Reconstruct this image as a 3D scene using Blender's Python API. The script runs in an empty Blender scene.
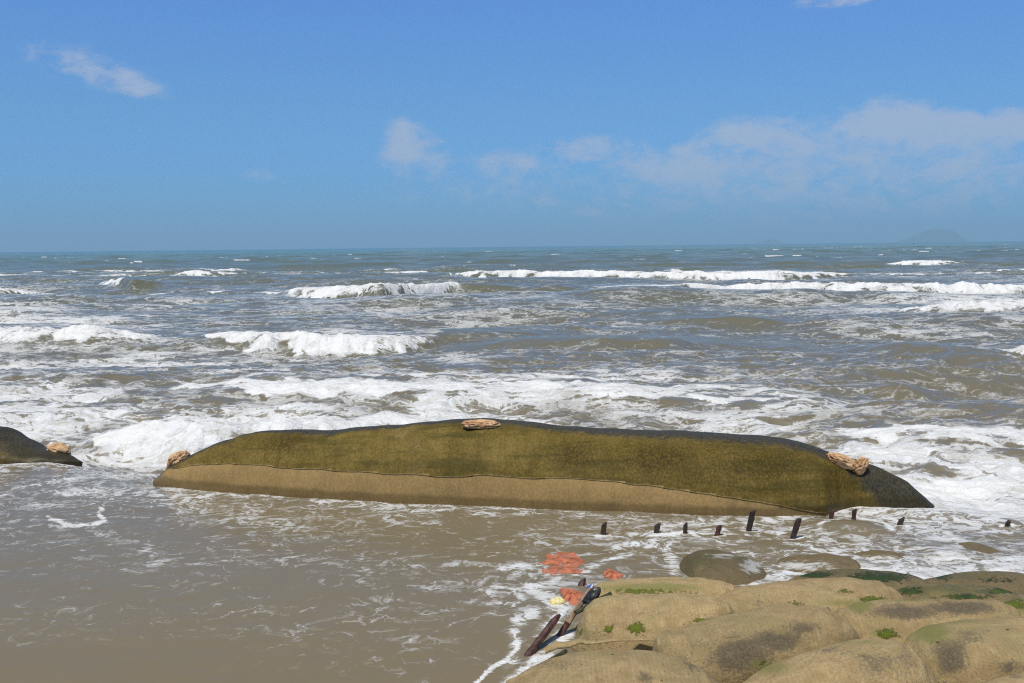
import bpy, math, random
import numpy as np
from mathutils import Vector, Matrix

random.seed(7)
C = bpy.context.scene.collection
SC = bpy.context.scene

# ---------------------------------------------------------------- camera
W, H = 1024, 683
FPX = 1000.0
CAMZ = 4.0
PITCH = math.radians(5.43)
ROLL = math.radians(0.62)
cam_d = bpy.data.cameras.new("camera")
cam = bpy.data.objects.new("camera", cam_d)
C.objects.link(cam)
cam_d.sensor_width = 36.0
cam_d.lens = 36.0 * FPX / W
cam_d.clip_start = 0.1
cam_d.clip_end = 200000
CM = Matrix.Translation((0, 0, CAMZ)) @ Matrix.Rotation(math.pi / 2 - PITCH, 4, 'X') @ Matrix.Rotation(-ROLL, 4, 'Z')
cam.matrix_world = CM
SC.camera = cam
R3 = np.array(CM.to_3x3())

# ---------------------------------------------------------------- light
SUN_EL, SUN_AZ = math.radians(65), math.radians(207)
sun_d = bpy.data.lights.new("sun", 'SUN')
sun_d.energy = 4.0
sun_d.angle = math.radians(0.5)
sun_d.color = (1.0, 0.955, 0.88)
sun = bpy.data.objects.new("sun", sun_d)
C.objects.link(sun)
sv = Vector((math.sin(SUN_AZ) * math.cos(SUN_EL), math.cos(SUN_AZ) * math.cos(SUN_EL), math.sin(SUN_EL)))
sun.rotation_euler = sv.to_track_quat('Z', 'Y').to_euler()
sun.location = (-20, -30, 60)

SC.view_settings.view_transform = 'Standard'
SC.view_settings.look = 'None'
SC.view_settings.exposure = 0.0
SC.view_settings.gamma = 1.0
SC.cycles.filter_width = 1.15
SC.cycles.use_denoising = False


# pixel <-> world helpers (used only to read off real positions)
def rays(px, py):
    px = np.asarray(px, float); py = np.asarray(py, float)
    v = np.stack([(px - W / 2) / FPX, -(py - H / 2) / FPX, -np.ones_like(px)], -1)
    return v @ R3.T


def on_z(px, py, z=0.0):
    r = rays(px, py)
    k = (z - CAMZ) / r[..., 2]
    return np.stack([r[..., 0] * k, r[..., 1] * k, np.full_like(k, z)], -1)


def on_y(px, py, y):
    r = rays(px, py)
    k = np.asarray(y, float) / r[..., 1]
    return np.stack([r[..., 0] * k, r[..., 1] * k, CAMZ + r[..., 2] * k], -1)


def proj(P):
    P = np.asarray(P, float)
    v = (P - np.array([0, 0, CAMZ])) @ R3
    zz = np.minimum(v[..., 2], -1e-6)
    return W / 2 + FPX * v[..., 0] / -zz, H / 2 - FPX * v[..., 1] / -zz


# ---------------------------------------------------------------- node helpers
class NT:
    def __init__(self, tree):
        self.t = tree

    def n(self, typ, **kw):
        nd = self.t.nodes.new(typ)
        for k, v in kw.items():
            setattr(nd, k, v)
        return nd

    def link(self, a, b):
        self.t.links.new(a, b)

    def _in(self, sock, v):
        if isinstance(v, bpy.types.NodeSocket):
            self.link(v, sock)
        elif v is not None:
            try:
                sock.default_value = v
            except TypeError:
                sock.default_value = (v, v, v)

    def math(self, op, a, b=None, c=None, clamp=False):
        nd = self.n('ShaderNodeMath', operation=op, use_clamp=clamp)
        self._in(nd.inputs[0], a)
        if b is not None: self._in(nd.inputs[1], b)
        if c is not None: self._in(nd.inputs[2], c)
        return nd.outputs[0]

    def vmath(self, op, a, b=None):
        nd = self.n('ShaderNodeVectorMath', operation=op)
        self._in(nd.inputs[0], a)
        if b is not None: self._in(nd.inputs[1], b)
        return nd.outputs[0]

    def noise(self, vec, scale, detail=4, rough=0.55, dist=0.0, color=False):
        nd = self.n('ShaderNodeTexNoise')
        self._in(nd.inputs['Vector'], vec)
        nd.inputs['Scale'].default_value = scale
        nd.inputs['Detail'].default_value = detail
        nd.inputs['Roughness'].default_value = rough
        nd.inputs['Distortion'].default_value = dist
        return nd.outputs['Color' if color else 'Fac']

    def vor(self, vec, scale, feature='DISTANCE_TO_EDGE', rnd=1.0):
        nd = self.n('ShaderNodeTexVoronoi', feature=feature)
        self._in(nd.inputs['Vector'], vec)
        nd.inputs['Scale'].default_value = scale
        nd.inputs['Randomness'].default_value = rnd
        return nd.outputs['Distance']

    def smooth(self, v, a, b, lo=0.0, hi=1.0, kind='SMOOTHSTEP'):
        nd = self.n('ShaderNodeMapRange', interpolation_type=kind)
        nd.clamp = True
        self._in(nd.inputs[0], v)
        self._in(nd.inputs[1], a); self._in(nd.inputs[2], b)
        self._in(nd.inputs[3], lo); self._in(nd.inputs[4], hi)
        return nd.outputs[0]

    def mixc(self, f, a, b, mode='MIX'):
        nd = self.n('ShaderNodeMix', data_type='RGBA', blend_type=mode)
        self._in(nd.inputs[0], f)
        for s, v in ((nd.inputs[6], a), (nd.inputs[7], b)):
            if isinstance(v, (tuple, list)) and len(v) == 3: v = tuple(v) + (1,)
            self._in(s, v)
        return nd.outputs[2]

    def attr(self, name):
        nd = self.n('ShaderNodeAttribute', attribute_name=name)
        return nd.outputs['Fac']

    def ramp(self, f, stops, interp='LINEAR'):
        nd = self.n('ShaderNodeValToRGB')
        el = nd.color_ramp.elements
        nd.color_ramp.interpolation = interp
        while len(el) < len(stops): el.new(0.5)
        for e, (p, c) in zip(el, stops):
            e.position = p
            e.color = tuple(c) + (1,) if len(c) == 3 else c
        self._in(nd.inputs[0], f)
        return nd.outputs[0]

    def bump(self, h, strength, dist, normal=None):
        nd = self.n('ShaderNodeBump')
        nd.inputs['Strength'].default_value = 1.0
        self._in(nd.inputs['Strength'], strength)
        nd.inputs['Distance'].default_value = dist
        self._in(nd.inputs['Height'], h)
        if normal is not None: self._in(nd.inputs['Normal'], normal)
        return nd.outputs[0]


def new_mat(name):
    m = bpy.data.materials.new(name)
    m.use_nodes = True
    m.node_tree.nodes.clear()
    N = NT(m.node_tree)
    out = N.n('ShaderNodeOutputMaterial')
    return m, N, out


def principled(N, **kw):
    p = N.n('ShaderNodeBsdfPrincipled')
    for k, v in kw.items():
        k = k.replace('_', ' ')
        if isinstance(v, (tuple, list)) and len(v) == 3: v = tuple(v) + (1,)
        N._in(p.inputs[k], v)
    return p


# ---------------------------------------------------------------- sky
world = bpy.data.worlds.new("World")
SC.world = world
world.use_nodes = True
world.node_tree.nodes.clear()
N = NT(world.node_tree)
wo = N.n('ShaderNodeOutputWorld')
bg = N.n('ShaderNodeBackground')
sky = N.n('ShaderNodeTexSky', sky_type='NISHITA')
sky.sun_disc = False
sky.sun_elevation = SUN_EL
sky.sun_rotation = SUN_AZ
sky.air_density = 1.0
sky.dust_density = 0.4
sky.ozone_density = 2.0
tc = N.n('ShaderNodeTexCoord')
sep = N.n('ShaderNodeSeparateXYZ')
N.link(tc.outputs['Generated'], sep.inputs[0])
az = N.math('ARCTAN2', sep.outputs[0], sep.outputs[1])
elv = N.math('ARCSINE', sep.outputs[2])
# marine air: the low sky is bluer and dimmer than a clear desert horizon
tint = N.ramp(N.math('DIVIDE', elv, 0.6, clamp=True), [
    (0.0, (0.165, 0.41, 0.86)), (0.04, (0.175, 0.42, 0.88)), (0.22, (0.30, 0.545, 0.83)), (0.41, (0.365, 0.63, 1.0)), (0.7, (.62, .75, .92)), (1.0, (.79, .79, .79))])
col = N.mixc(1.0, sky.outputs[0], tint, 'MULTIPLY')
comb = N.n('ShaderNodeCombineXYZ')
N.link(az, comb.inputs[0]); N.link(N.math('MULTIPLY', elv, 1.7), comb.inputs[1])
cn = N.noise(comb.outputs[0], 13, 7, 0.6, 0.4)
cf = N.noise(comb.outputs[0], 42, 6, 0.65, 0.5)


def blob(px, py, rx, ry, amp, tilt=0.0):
    r = rays(px, py)
    a0 = math.atan2(r[0], r[1]); e0 = math.atan2(r[2], math.hypot(r[0], r[1]))
    da = N.math('SUBTRACT', az, a0); de = N.math('SUBTRACT', elv, e0)
    if tilt: de = N.math('SUBTRACT', de, N.math('MULTIPLY', da, tilt))
    q = N.math('ADD', N.math('POWER', N.math('DIVIDE', N.math('ABSOLUTE', da), rx / FPX), 2.0),
               N.math('POWER', N.math('DIVIDE', N.math('ABSOLUTE', de), ry / FPX), 2.0))
    return N.math('MULTIPLY', N.math('EXPONENT', N.math('MULTIPLY', q, -1.0)), amp)


den = None
for args in [(78, 63, 50, 20, .46, -.12), (132, 84, 40, 11, .32, -.25), (262, 174, 22, 9, .34), (402, 146, 20, 24, .95),
             (432, 158, 20, 22, .42), (512, 162, 30, 10, .55), (580, 149, 40, 13, .58), (470, 185, 90, 28, .30),
             (640, 182, 110, 32, .38), (742, 134, 40, 13, .58), (800, 160, 100, 42, .46), (890, 122, 55, 16, .95),
             (990, 127, 48, 11, .80), (960, 165, 110, 40, .52), (690, 165, 60, 16, .45), (845, 0, 42, 6, .7), (720, 210, 230, 22, .22)]:
    b = blob(*args)
    den = b if den is None else N.math('ADD', den, b)
cl = N.math('ADD', den, N.math('MULTIPLY', N.math('SUBTRACT', N.math('ADD', N.math('MULTIPLY', cn, .50), N.math('MULTIPLY', cf, .50)), .5), N.smooth(den, 0, .35, 0, 3.0)))
cl = N.smooth(cl, 0.10, 0.95, 0.0, 0.70)
col = N.mixc(cl, col, (3.4, 3.76, 4.7))
N.link(col, bg.inputs[0])
bg.inputs[1].default_value = 0.138
N.link(bg.outputs[0], wo.inputs[0])


# ---------------------------------------------------------------- numpy noise
def _hash(ix, iy, iz, seed):
    h = (ix * 374761393 + iy * 668265263 + iz * 2147483647 + seed * 974634541) & 0xFFFFFFFF
    h = ((h ^ (h >> 13)) * 1274126177) & 0xFFFFFFFF
    h = (h ^ (h >> 16)) & 0xFFFFFFFF
    return h.astype(np.float64) / 4294967295.0


def vnoise2(x, y, seed=0):
    ix = np.floor(x).astype(np.int64); iy = np.floor(y).astype(np.int64)
    fx = x - ix; fy = y - iy
    fx = fx * fx * fx * (fx * (fx * 6 - 15) + 10); fy = fy * fy * fy * (fy * (fy * 6 - 15) + 10)
    z = np.zeros_like(ix)
    a = _hash(ix, iy, z, seed); b = _hash(ix + 1, iy, z, seed); c = _hash(ix, iy + 1, z, seed); d = _hash(ix + 1, iy + 1, z, seed)
    return (a * (1 - fx) + b * fx) * (1 - fy) + (c * (1 - fx) + d * fx) * fy


def fbm2(x, y, oct=4, seed=0, gain=0.5):
    s = 0; a = 1.0; tot = 0
    ca, sa = math.cos(.6), math.sin(.6)
    for o in range(oct):
        s = s + a * vnoise2(x + 17.3 * o, y - 9.1 * o, seed + o)
        tot += a; a *= gain
        x, y = (x * ca - y * sa) * 2.03, (x * sa + y * ca) * 2.03
    return s / tot - 0.5


def vnoise3(x, y, z, seed=0):
    ix = np.floor(x).astype(np.int64); iy = np.floor(y).astype(np.int64); iz = np.floor(z).astype(np.int64)
    f = [v - np.floor(v) for v in (x, y, z)]
    f = [v * v * (3 - 2 * v) for v in f]
    r = 0
    for dx in (0, 1):
        for dy in (0, 1):
            for dz in (0, 1):
                w = (f[0] if dx else 1 - f[0]) * (f[1] if dy else 1 - f[1]) * (f[2] if dz else 1 - f[2])
                r = r + w * _hash(ix + dx, iy + dy, iz + dz, seed)
    return r


def fbm3(P, scale, oct=3, seed=0):
    s = 0; a = 1; tot = 0
    for o in range(oct):
        q = P * scale * 2.03 ** o + 11.7 * o
        s = s + a * vnoise3(q[..., 0], q[..., 1], q[..., 2], seed + o)
        tot += a; a *= .5
    return s / tot - .5


def sstep(x, a, b):
    t = np.clip((x - a) / (b - a), 0, 1)
    return t * t * (3 - 2 * t)


# ---------------------------------------------------------------- mesh helpers
def mesh_np(name, V, F, mat, parent=None, smooth=True, attrs=None):
    V = np.asarray(V, np.float32).reshape(-1, 3); F = np.asarray(F, np.int32)
    me = bpy.data.meshes.new(name)
    me.vertices.add(len(V)); me.vertices.foreach_set('co', V.ravel())
    k = F.shape[1]
    me.loops.add(F.size); me.loops.foreach_set('vertex_index', F.ravel())
    me.polygons.add(len(F))
    me.polygons.foreach_set('loop_start', np.arange(0, F.size, k, dtype=np.int32))
    me.polygons.foreach_set('loop_total', np.full(len(F), k, np.int32))
    me.polygons.foreach_set('use_smooth', np.full(len(F), smooth, bool))
    for an, av in (attrs or {}).items():
        at = me.attributes.new(an, 'FLOAT', 'POINT')
        at.data.foreach_set('value', np.asarray(av, np.float32).ravel())
    me.update(calc_edges=True); me.validate()
    if mat: me.materials.append(mat)
    o = bpy.data.objects.new(name, me)
    C.objects.link(o)
    if parent: o.parent = parent
    return o


def grid_faces(nu, nv, wrap_v=False, off=0):
    i = np.arange(nu - 1)[:, None]; j = np.arange(nv if wrap_v else nv - 1)[None]
    j2 = (j + 1) % nv
    a = i * nv + j; b = (i + 1) * nv + j; c = (i + 1) * nv + j2; d = i * nv + j2
    return np.stack([a, b, c, d], -1).reshape(-1, 4) + off


def thing(name, label, cat, loc=(0, 0, 0), group=None):
    o = bpy.data.objects.new(name, None)
    C.objects.link(o)
    o.location = loc
    o.empty_display_size = 0.2
    return tag(o, label, cat, group)


def tag(o, label, cat, group=None):
    o['label'] = label; o['category'] = cat
    if group: o['group'] = group
    return o


def rebase(o, base):
    """put a mesh object's origin at base (vertices stay where they are)"""
    base = Vector(base)
    o.data.transform(Matrix.Translation(-base))
    o.location = base
    return o


# ---------------------------------------------------------------- materials
def mat_sea():
    m, N, out = new_mat("sea_water")
    geo = N.n('ShaderNodeNewGeometry')
    pos = geo.outputs['Position']
    sp = N.n('ShaderNodeSeparateXYZ'); N.link(pos, sp.inputs[0])
    foam = N.attr('foam'); calm = N.attr('calm'); agit = N.attr('milk')
    # --- water colour: silt near the shore, clearer offshore
    ly = N.math('LOGARITHM', N.math('MAXIMUM', sp.outputs[1], 1.0), 10.0)
    big = N.noise(pos, 0.05, 3)
    lyn = N.math('ADD', N.math('DIVIDE', ly, 4.5), N.math('MULTIPLY', N.math('SUBTRACT', big, .5), .03))
    wc = N.ramp(lyn, [(0.22, (0.182, 0.145, 0.082)), (0.28, (0.172, 0.142, 0.090)), (0.36, (0.140, 0.128, 0.082)), (0.44, (0.120, 0.122, 0.084)), (0.52, (0.112, 0.132, 0.090)),
                      (0.60, (0.110, 0.145, 0.070)), (0.70, (0.075, 0.145, 0.085)), (0.80, (0.004, 0.075, 0.095))])
    silt = N.noise(pos, 0.9, 4, .6, .8)
    wc = N.mixc(N.math('MULTIPLY', N.smooth(silt, .35, .75), .15), wc, (0.16, 0.125, 0.070))
    wc = N.mixc(agit, wc, (0.33, 0.29, 0.20))
    # --- ripples
    mp = N.n('ShaderNodeMapping'); mp.inputs['Scale'].default_value = (0.50, 1.2, 1)
    N.link(pos, mp.inputs[0])
    r1 = N.noise(mp.outputs[0], 1.6, 4, .6, .3)
    r2 = N.noise(mp.outputs[0], 6.0, 4, .6, .5)
    r3 = N.noise(mp.outputs[0], 24.0, 3, .6)
    hgt = N.math('ADD', N.math('MULTIPLY', r1, .060), N.math('ADD', N.math('MULTIPLY', r2, .020), N.math('MULTIPLY', r3, .005)))
    amp = N.math('MULTIPLY', N.math('MULTIPLY_ADD', calm, -0.80, 1.0), N.smooth(ly, 1.8, 2.7, .5, 1.0))
    nb = N.bump(hgt, amp, 2.0)
    water = principled(N, Base_Color=wc, Roughness=0.17, IOR=1.333, Specular_IOR_Level=N.math('SUBTRACT', N.math('MULTIPLY_ADD', calm, -.34, .5), N.smooth(ly, 1.9, 2.5, 0, .30)), Normal=nb)
    # --- foam pattern
    dst = N.noise(pos, 1.1, 4, .6, 0.0, True)
    cmb = N.n('ShaderNodeCombineXYZ')
    N.link(N.math('MULTIPLY', sp.outputs[0], N.math('MULTIPLY_ADD', calm, .42, .50)), cmb.inputs[0]); N.link(sp.outputs[1], cmb.inputs[1])
    fp = cmb.outputs[0]
    wp = N.vmath('ADD', fp, N.vmath('MULTIPLY', N.vmath('SUBTRACT', dst, (.5, .5, .5)), (1.5, 1.1, 0)))
    v1 = N.vor(wp, 1.25)
    v2 = N.vor(wp, 3.4)
    v3 = N.vor(wp, 9.0)
    ridge1 = N.math('SUBTRACT', 1.0, N.smooth(v1, 0.0, .34, kind='LINEAR'))
    ridge2 = N.math('SUBTRACT', 1.0, N.smooth(v2, 0.0, .34, kind='LINEAR'))
    ridge3 = N.math('SUBTRACT', 1.0, N.smooth(v3, 0.0, .34, kind='LINEAR'))
    n1 = N.smooth(N.noise(fp, .60, 5, .62, .6), .25, .75, kind='LINEAR')
    n2 = N.smooth(N.noise(wp, 5.0, 5, .65, .3), .25, .75, kind='LINEAR')
    pat = N.math('ADD', N.math('MULTIPLY', ridge1, .22), N.math('MULTIPLY', ridge2, .18))
    pat = N.math('ADD', pat, N.math('MULTIPLY', ridge3, .08))
    pat = N.math('ADD', pat, N.math('ADD', N.math('MULTIPLY', n1, .26), N.math('MULTIPLY', n2, .26)))
    patc = N.math('ADD', N.math('MULTIPLY', ridge2, .16), N.math('MULTIPLY', ridge3, .20))
    patc = N.math('ADD', patc, N.math('ADD', N.math('MULTIPLY', n1, .24), N.math('MULTIPLY', n2, .40)))
    mxp = N.n('ShaderNodeMix'); N.link(calm, mxp.inputs[0]); N.link(pat, mxp.inputs[2]); N.link(patc, mxp.inputs[3]); pat = mxp.outputs[0]
    thr = N.math('MULTIPLY_ADD', foam, -0.50, 0.765)
    film = N.math('MULTIPLY', N.smooth(pat, N.math('SUBTRACT', thr, .10), N.math('ADD', thr, .16)), .58)
    crisp = N.smooth(pat, N.math('SUBTRACT', thr, .02), N.math('ADD', thr, .09))
    crisp = N.math('MULTIPLY', crisp, N.smooth(foam, 0.05, .70, .16, 1.0))
    fa = N.math('MAXIMUM', film, crisp)
    fa = N.math('MULTIPLY', fa, N.smooth(foam, 0.02, .08))
    fb = N.math('ADD', N.math('MULTIPLY', pat, .30), N.math('ADD', N.math('MULTIPLY', N.noise(pos, 14, 5, .7), .12), N.math('MULTIPLY', N.noise(pos, 3.2, 4, .6), .45)))
    nf = N.bump(fb, .5, .6)
    foamcol = N.mixc(N.smooth(n2, 0.1, .8), (0.50, 0.48, 0.42), (0.72, 0.72, 0.70))
    foamcol = N.mixc(N.math('MULTIPLY', N.smooth(foam, .7, 1.1), N.smooth(n2, 0, .6, .3, 1)), foamcol, (0.76, 0.745, 0.70))
    fm = principled(N, Base_Color=foamcol, Roughness=0.7, IOR=1.2, Normal=nf)
    mx = N.n('ShaderNodeMixShader')
    N.link(fa, mx.inputs[0]); N.link(water.outputs[0], mx.inputs[1]); N.link(fm.outputs[0], mx.inputs[2])
    N.link(mx.outputs[0], out.inputs[0])
    return m


def mat_tube(kind):
    m, N, out = new_mat("geotextile_" + kind)
    geo = N.n('ShaderNodeNewGeometry'); pos = geo.outputs['Position']
    top = N.attr('top'); wet = N.attr('wet'); algae = N.attr('algae')
    mp = N.n('ShaderNodeMapping'); mp.inputs['Scale'].default_value = (1.3, 1, .8); N.link(pos, mp.inputs[0])
    fine = N.noise(mp.outputs[0], 26, 4, .65)
    rib = N.noise(mp.outputs[0], 9, 3, .6)
    mid = N.noise(pos, 2.2, 5, .6, .4)
    spk = N.noise(pos, 55, 2, .6)
    mp2 = N.n('ShaderNodeMapping'); mp2.inputs['Scale'].default_value = (.22, 1, 2.4); N.link(pos, mp2.inputs[0])
    band = N.noise(mp2.outputs[0], 2.6, 4, .6, .3)
    tan = N.mixc(N.smooth(fine, .3, .7), (0.242, 0.158, 0.060), (0.330, 0.222, 0.088))
    tan = N.mixc(N.math('MULTIPLY', N.smooth(mid, .5, .75), .35), tan, (0.16, 0.115, 0.055))
    tan = N.mixc(N.math('MULTIPLY', N.smooth(spk, .62, .72), .5), tan, (0.10, .075, .04))
    alg = N.ramp(N.math('ADD', N.math('MULTIPLY', fine, .55), N.math('MULTIPLY', mid, .45)), [
        (.30, (0.046, 0.033, 0.005)), (.44, (0.110, 0.076, 0.013)), (.56, (0.172, 0.118, 0.027)), (.72, (0.260, 0.174, 0.052))])
    alg = N.mixc(N.math('MULTIPLY', N.smooth(band, .46, .66), .60), alg, (0.036, 0.034, 0.006))
    alg = N.mixc(N.math('MULTIPLY', N.smooth(spk, .60, .70), .5), alg, (0.23, .17, .06))
    mps = N.n('ShaderNodeMapping'); mps.inputs['Scale'].default_value = (2.6, 1, .22); N.link(pos, mps.inputs[0])
    stk = N.noise(mps.outputs[0], 2.2, 5, .6, .3)
    alg = N.mixc(N.math('MULTIPLY', N.smooth(stk, .48, .68), .45), alg, (0.055, 0.042, 0.006))
    tan = N.mixc(N.math('MULTIPLY', N.smooth(stk, .46, .70), .30), tan, (0.17, 0.118, 0.05))
    dp = N.smooth(N.math('ADD', N.attr('deep'), N.math('MULTIPLY', N.math('SUBTRACT', mid, .5), 1.1)), .2, .95)
    alg = N.mixc(N.math('MULTIPLY', dp, .86), alg, N.mixc(N.smooth(fine, .42, .66), (0.026, 0.019, 0.002), (0.105, 0.066, 0.008)))
    blk = N.mixc(N.smooth(fine, .35, .7), (0.020, 0.021, 0.018), (0.060, 0.056, 0.040))
    a2 = N.smooth(N.math('ADD', algae, N.math('MULTIPLY', N.math('SUBTRACT', mid, .5), .7)), .35, .65)
    col = N.mixc(a2, tan, alg)
    t2 = N.smooth(N.math('ADD', top, N.math('MULTIPLY', N.math('SUBTRACT', rib, .5), .9)), .35, .75)
    col = N.mixc(N.math('MULTIPLY', t2, .85), col, blk)
    w2 = N.smooth(N.math('ADD', wet, N.math('MULTIPLY', N.math('SUBTRACT', mid, .5), .5)), .3, .7)
    col = N.mixc(N.math('MULTIPLY', w2, .7), col, N.mixc(.6, col, (0.03, .022, .010)))
    rgh = N.math('SUBTRACT', .72, N.math('MULTIPLY', N.math('MAXIMUM', w2, N.math('MULTIPLY', t2, .5)), .35))
    hb = N.math('ADD', N.math('MULTIPLY', fine, .6), N.math('MULTIPLY', mid, .8))
    p = principled(N, Base_Color=col, Roughness=rgh, Specular_IOR_Level=.14, Normal=N.bump(hb, .7, .016))
    N.link(p.outputs[0], out.inputs[0])
    return m


def mat_bag():
    m, N, out = new_mat("sandbag_fabric")
    geo = N.n('ShaderNodeNewGeometry'); pos = geo.outputs['Position']
    oi = N.n('ShaderNodeObjectInfo')
    moss = N.attr('moss'); stain = N.attr('stain'); wet = N.attr('wet'); grn = N.attr('green')
    fine = N.noise(pos, 42, 4, .75); mid = N.noise(pos, 7, 5, .6, .4); big = N.noise(pos, 2.0, 4, .55, .3)
    grit = N.noise(pos, 130, 2, .7)
    mp = N.n('ShaderNodeMapping'); mp.inputs['Scale'].default_value = (3.2, 1, .6); N.link(pos, mp.inputs[0])
    rib = N.noise(mp.outputs[0], 9, 3, .6)
    col = N.mixc(N.smooth(mid, .3, .7), (0.320, 0.224, 0.100), (0.465, 0.338, 0.162))
    col = N.mixc(N.math('MULTIPLY', N.smooth(rib, .35, .65), .30), col, (0.255, 0.180, 0.080))
    col = N.mixc(N.math('MULTIPLY', N.smooth(big, .48, .68), .45), col, (0.275, 0.235, 0.100))
    col = N.mixc(N.math('MULTIPLY', N.smooth(grit, .54, .70), .34), col, (0.11, .085, .045))
    col = N.mixc(N.math('MULTIPLY', N.smooth(fine, .50, .68), .36), col, (0.150, .115, .060))
    tcb = N.n('ShaderNodeTexCoord'); wv = N.n('ShaderNodeTexWave', wave_type='BANDS', bands_direction='X')
    N.link(tcb.outputs['Object'], wv.inputs['Vector']); wv.inputs['Scale'].default_value = 9.0; wv.inputs['Distortion'].default_value = 1.6; wv.inputs['Detail'].default_value = 3
    col = N.mixc(N.math('MULTIPLY', wv.outputs['Fac'], .16), col, (0.20, .145, .07))
    rv = N.math('MULTIPLY_ADD', oi.outputs['Random'], .25, .88)
    # dark lichen grime
    s = N.smooth(N.math('ADD', N.math('MULTIPLY', stain, 1.0), N.math('ADD', N.math('MULTIPLY', N.math('SUBTRACT', mid, .5), 1.6), N.math('MULTIPLY', N.math('SUBTRACT', fine, .5), 1.8))), .20, .85)
    col = N.mixc(N.math('MULTIPLY', s, .80), col, N.mixc(N.smooth(fine, .4, .65), (0.040, 0.036, 0.026), (0.145, 0.115, 0.075)))
    g = N.smooth(N.math('ADD', grn, N.math('MULTIPLY', N.math('SUBTRACT', mid, .5), 1.1)), .25, .85)
    col = N.mixc(N.math('MULTIPLY', g, .75), col, (0.155, 0.160, 0.040))
    w = N.smooth(N.math('ADD', wet, N.math('MULTIPLY', N.math('SUBTRACT', mid, .5), .6)), .3, .7)
    col = N.mixc(N.math('MULTIPLY', w, .72), col, N.mixc(N.smooth(fine, .4, .6), (0.038, 0.030, 0.012), (0.092, 0.070, 0.028)))
    mo = N.smooth(N.math('ADD', moss, N.math('ADD', N.math('MULTIPLY', N.math('SUBTRACT', fine, .5), 1.5), N.math('MULTIPLY', N.math('SUBTRACT', N.noise(pos, 18, 4, .65), .5), 2.0))), .45, .85)
    mcol = N.mixc(N.smooth(grit, .35, .65), (0.060, 0.088, 0.006), (0.150, 0.180, 0.014))
    mcol = N.mixc(w, mcol, (0.020, 0.042, 0.006))
    col = N.mixc(mo, col, mcol)
    # little shell / pebble specks
    vs = N.n('ShaderNodeTexVoronoi'); N.link(pos, vs.inputs['Vector']); vs.inputs['Scale'].default_value = 4.2
    dot = N.math('MULTIPLY', N.math('SUBTRACT', 1.0, N.smooth(vs.outputs['Distance'], .035, .075)), N.smooth(N.noise(pos, 1.3, 2), .44, .50))
    col = N.mixc(N.math('MULTIPLY', dot, .85), col, (0.030, .018, .012))
    fr = N.attr('froth')
    mpf = N.n('ShaderNodeMapping'); mpf.inputs['Scale'].default_value = (.8, 2.2, 1); mpf.inputs['Rotation'].default_value = (0, 0, .5); N.link(pos, mpf.inputs[0])
    frn = N.noise(mpf.outputs[0], 5, 6, .68, 1.2)
    col = N.mixc(N.math('MULTIPLY', N.smooth(N.math('ADD', frn, fr), .90, 1.12), .75), col, (.58, .57, .53))
    hb = N.math('ADD', N.math('MULTIPLY', fine, .35), N.math('ADD', N.math('MULTIPLY', mid, 1.0), N.math('ADD', N.math('MULTIPLY', grit, .12), N.math('MULTIPLY', mo, .5))))
    hs = N.n('ShaderNodeHueSaturation'); N.link(col, hs.inputs['Color']); N.link(rv, hs.inputs['Value'])
    p = principled(N, Base_Color=hs.outputs[0], Roughness=N.math('SUBTRACT', .92, N.math('MULTIPLY', w, .35)), Specular_IOR_Level=.3, Normal=N.bump(hb, .8, .035))
    N.link(p.outputs[0], out.inputs[0])
    return m


def mat_simple(name, c1, c2, scale, rough, bump=.01, stretch=(1, 1, 1), thr=(.35, .65)):
    m, N, out = new_mat(name)
    tcn = N.n('ShaderNodeTexCoord')
    mp = N.n('ShaderNodeMapping'); mp.inputs['Scale'].default_value = stretch
    N.link(tcn.outputs['Object'], mp.inputs[0])
    n = N.noise(mp.outputs[0], scale, 5, .65, .2)
    col = N.mixc(N.smooth(n, *thr), c1, c2)
    p = principled(N, Base_Color=col, Roughness=rough, Normal=N.bump(n, .8, bump))
    N.link(p.outputs[0], out.inputs[0])
    return m


M_SEA = mat_sea()
M_UP = mat_tube("upper"); M_LOW = mat_tube("lower")
M_BAG = mat_bag()
M_SAND = mat_simple("wet_sand", (0.16, .11, .06), (0.26, .19, .10), 3, .8, .03)
M_SEAM = mat_simple("seam_thread", (0.12, .085, .03), (0.34, .26, .12), 6, .9, .01)
M_CLOTH = mat_simple("sleeve_cloth", (0.40, .22, .10), (0.62, .41, .22), 9, .9, .02)
M_WOOD = mat_simple("dark_wet_wood", (0.012, .008, .006), (0.050, .026, .016), 16, .55, .015, (1, 1, .18))
M_RUST = mat_simple("rusty_brown_wood", (0.022, .008, .006), (0.090, .034, .022), 18, .65, .015, (1, 1, .15))
M_PLANK = mat_simple("weathered_plank", (0.20, .12, .07), (0.36, .25, .15), 20, .8, .01, (1, 1, .12))
M_BLACK = mat_simple("black_plastic", (0.010, .010, .008), (0.030, .030, .022), 10, .4, .01)
M_MOSSY = mat_simple("mossy_stick", (0.02, .025, .008), (0.055, .060, .02), 12, .7, .01)
M_ORANGE = mat_simple("orange_net", (0.46, .125, .050), (0.66, .215, .10), 11, .6, .03)
nt_ = M_ORANGE.node_tree; N = NT(nt_)
_p = [n for n in nt_.nodes if n.type == 'BSDF_PRINCIPLED'][0]; _o = [n for n in nt_.nodes if n.type == 'OUTPUT_MATERIAL'][0]
_t = N.n('ShaderNodeBsdfTransparent'); _m = N.n('ShaderNodeMixShader'); _c = N.n('ShaderNodeTexCoord')
N.link(N.math('MULTIPLY', N.smooth(N.noise(_c.outputs['Object'], 9, 5, .7, .6), .34, .56, .22, .82), 1.0), _m.inputs[0])
N.link(_t.outputs[0], _m.inputs[1]); N.link(_p.outputs[0], _m.inputs[2]); N.link(_m.outputs[0], _o.inputs[0])
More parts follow.
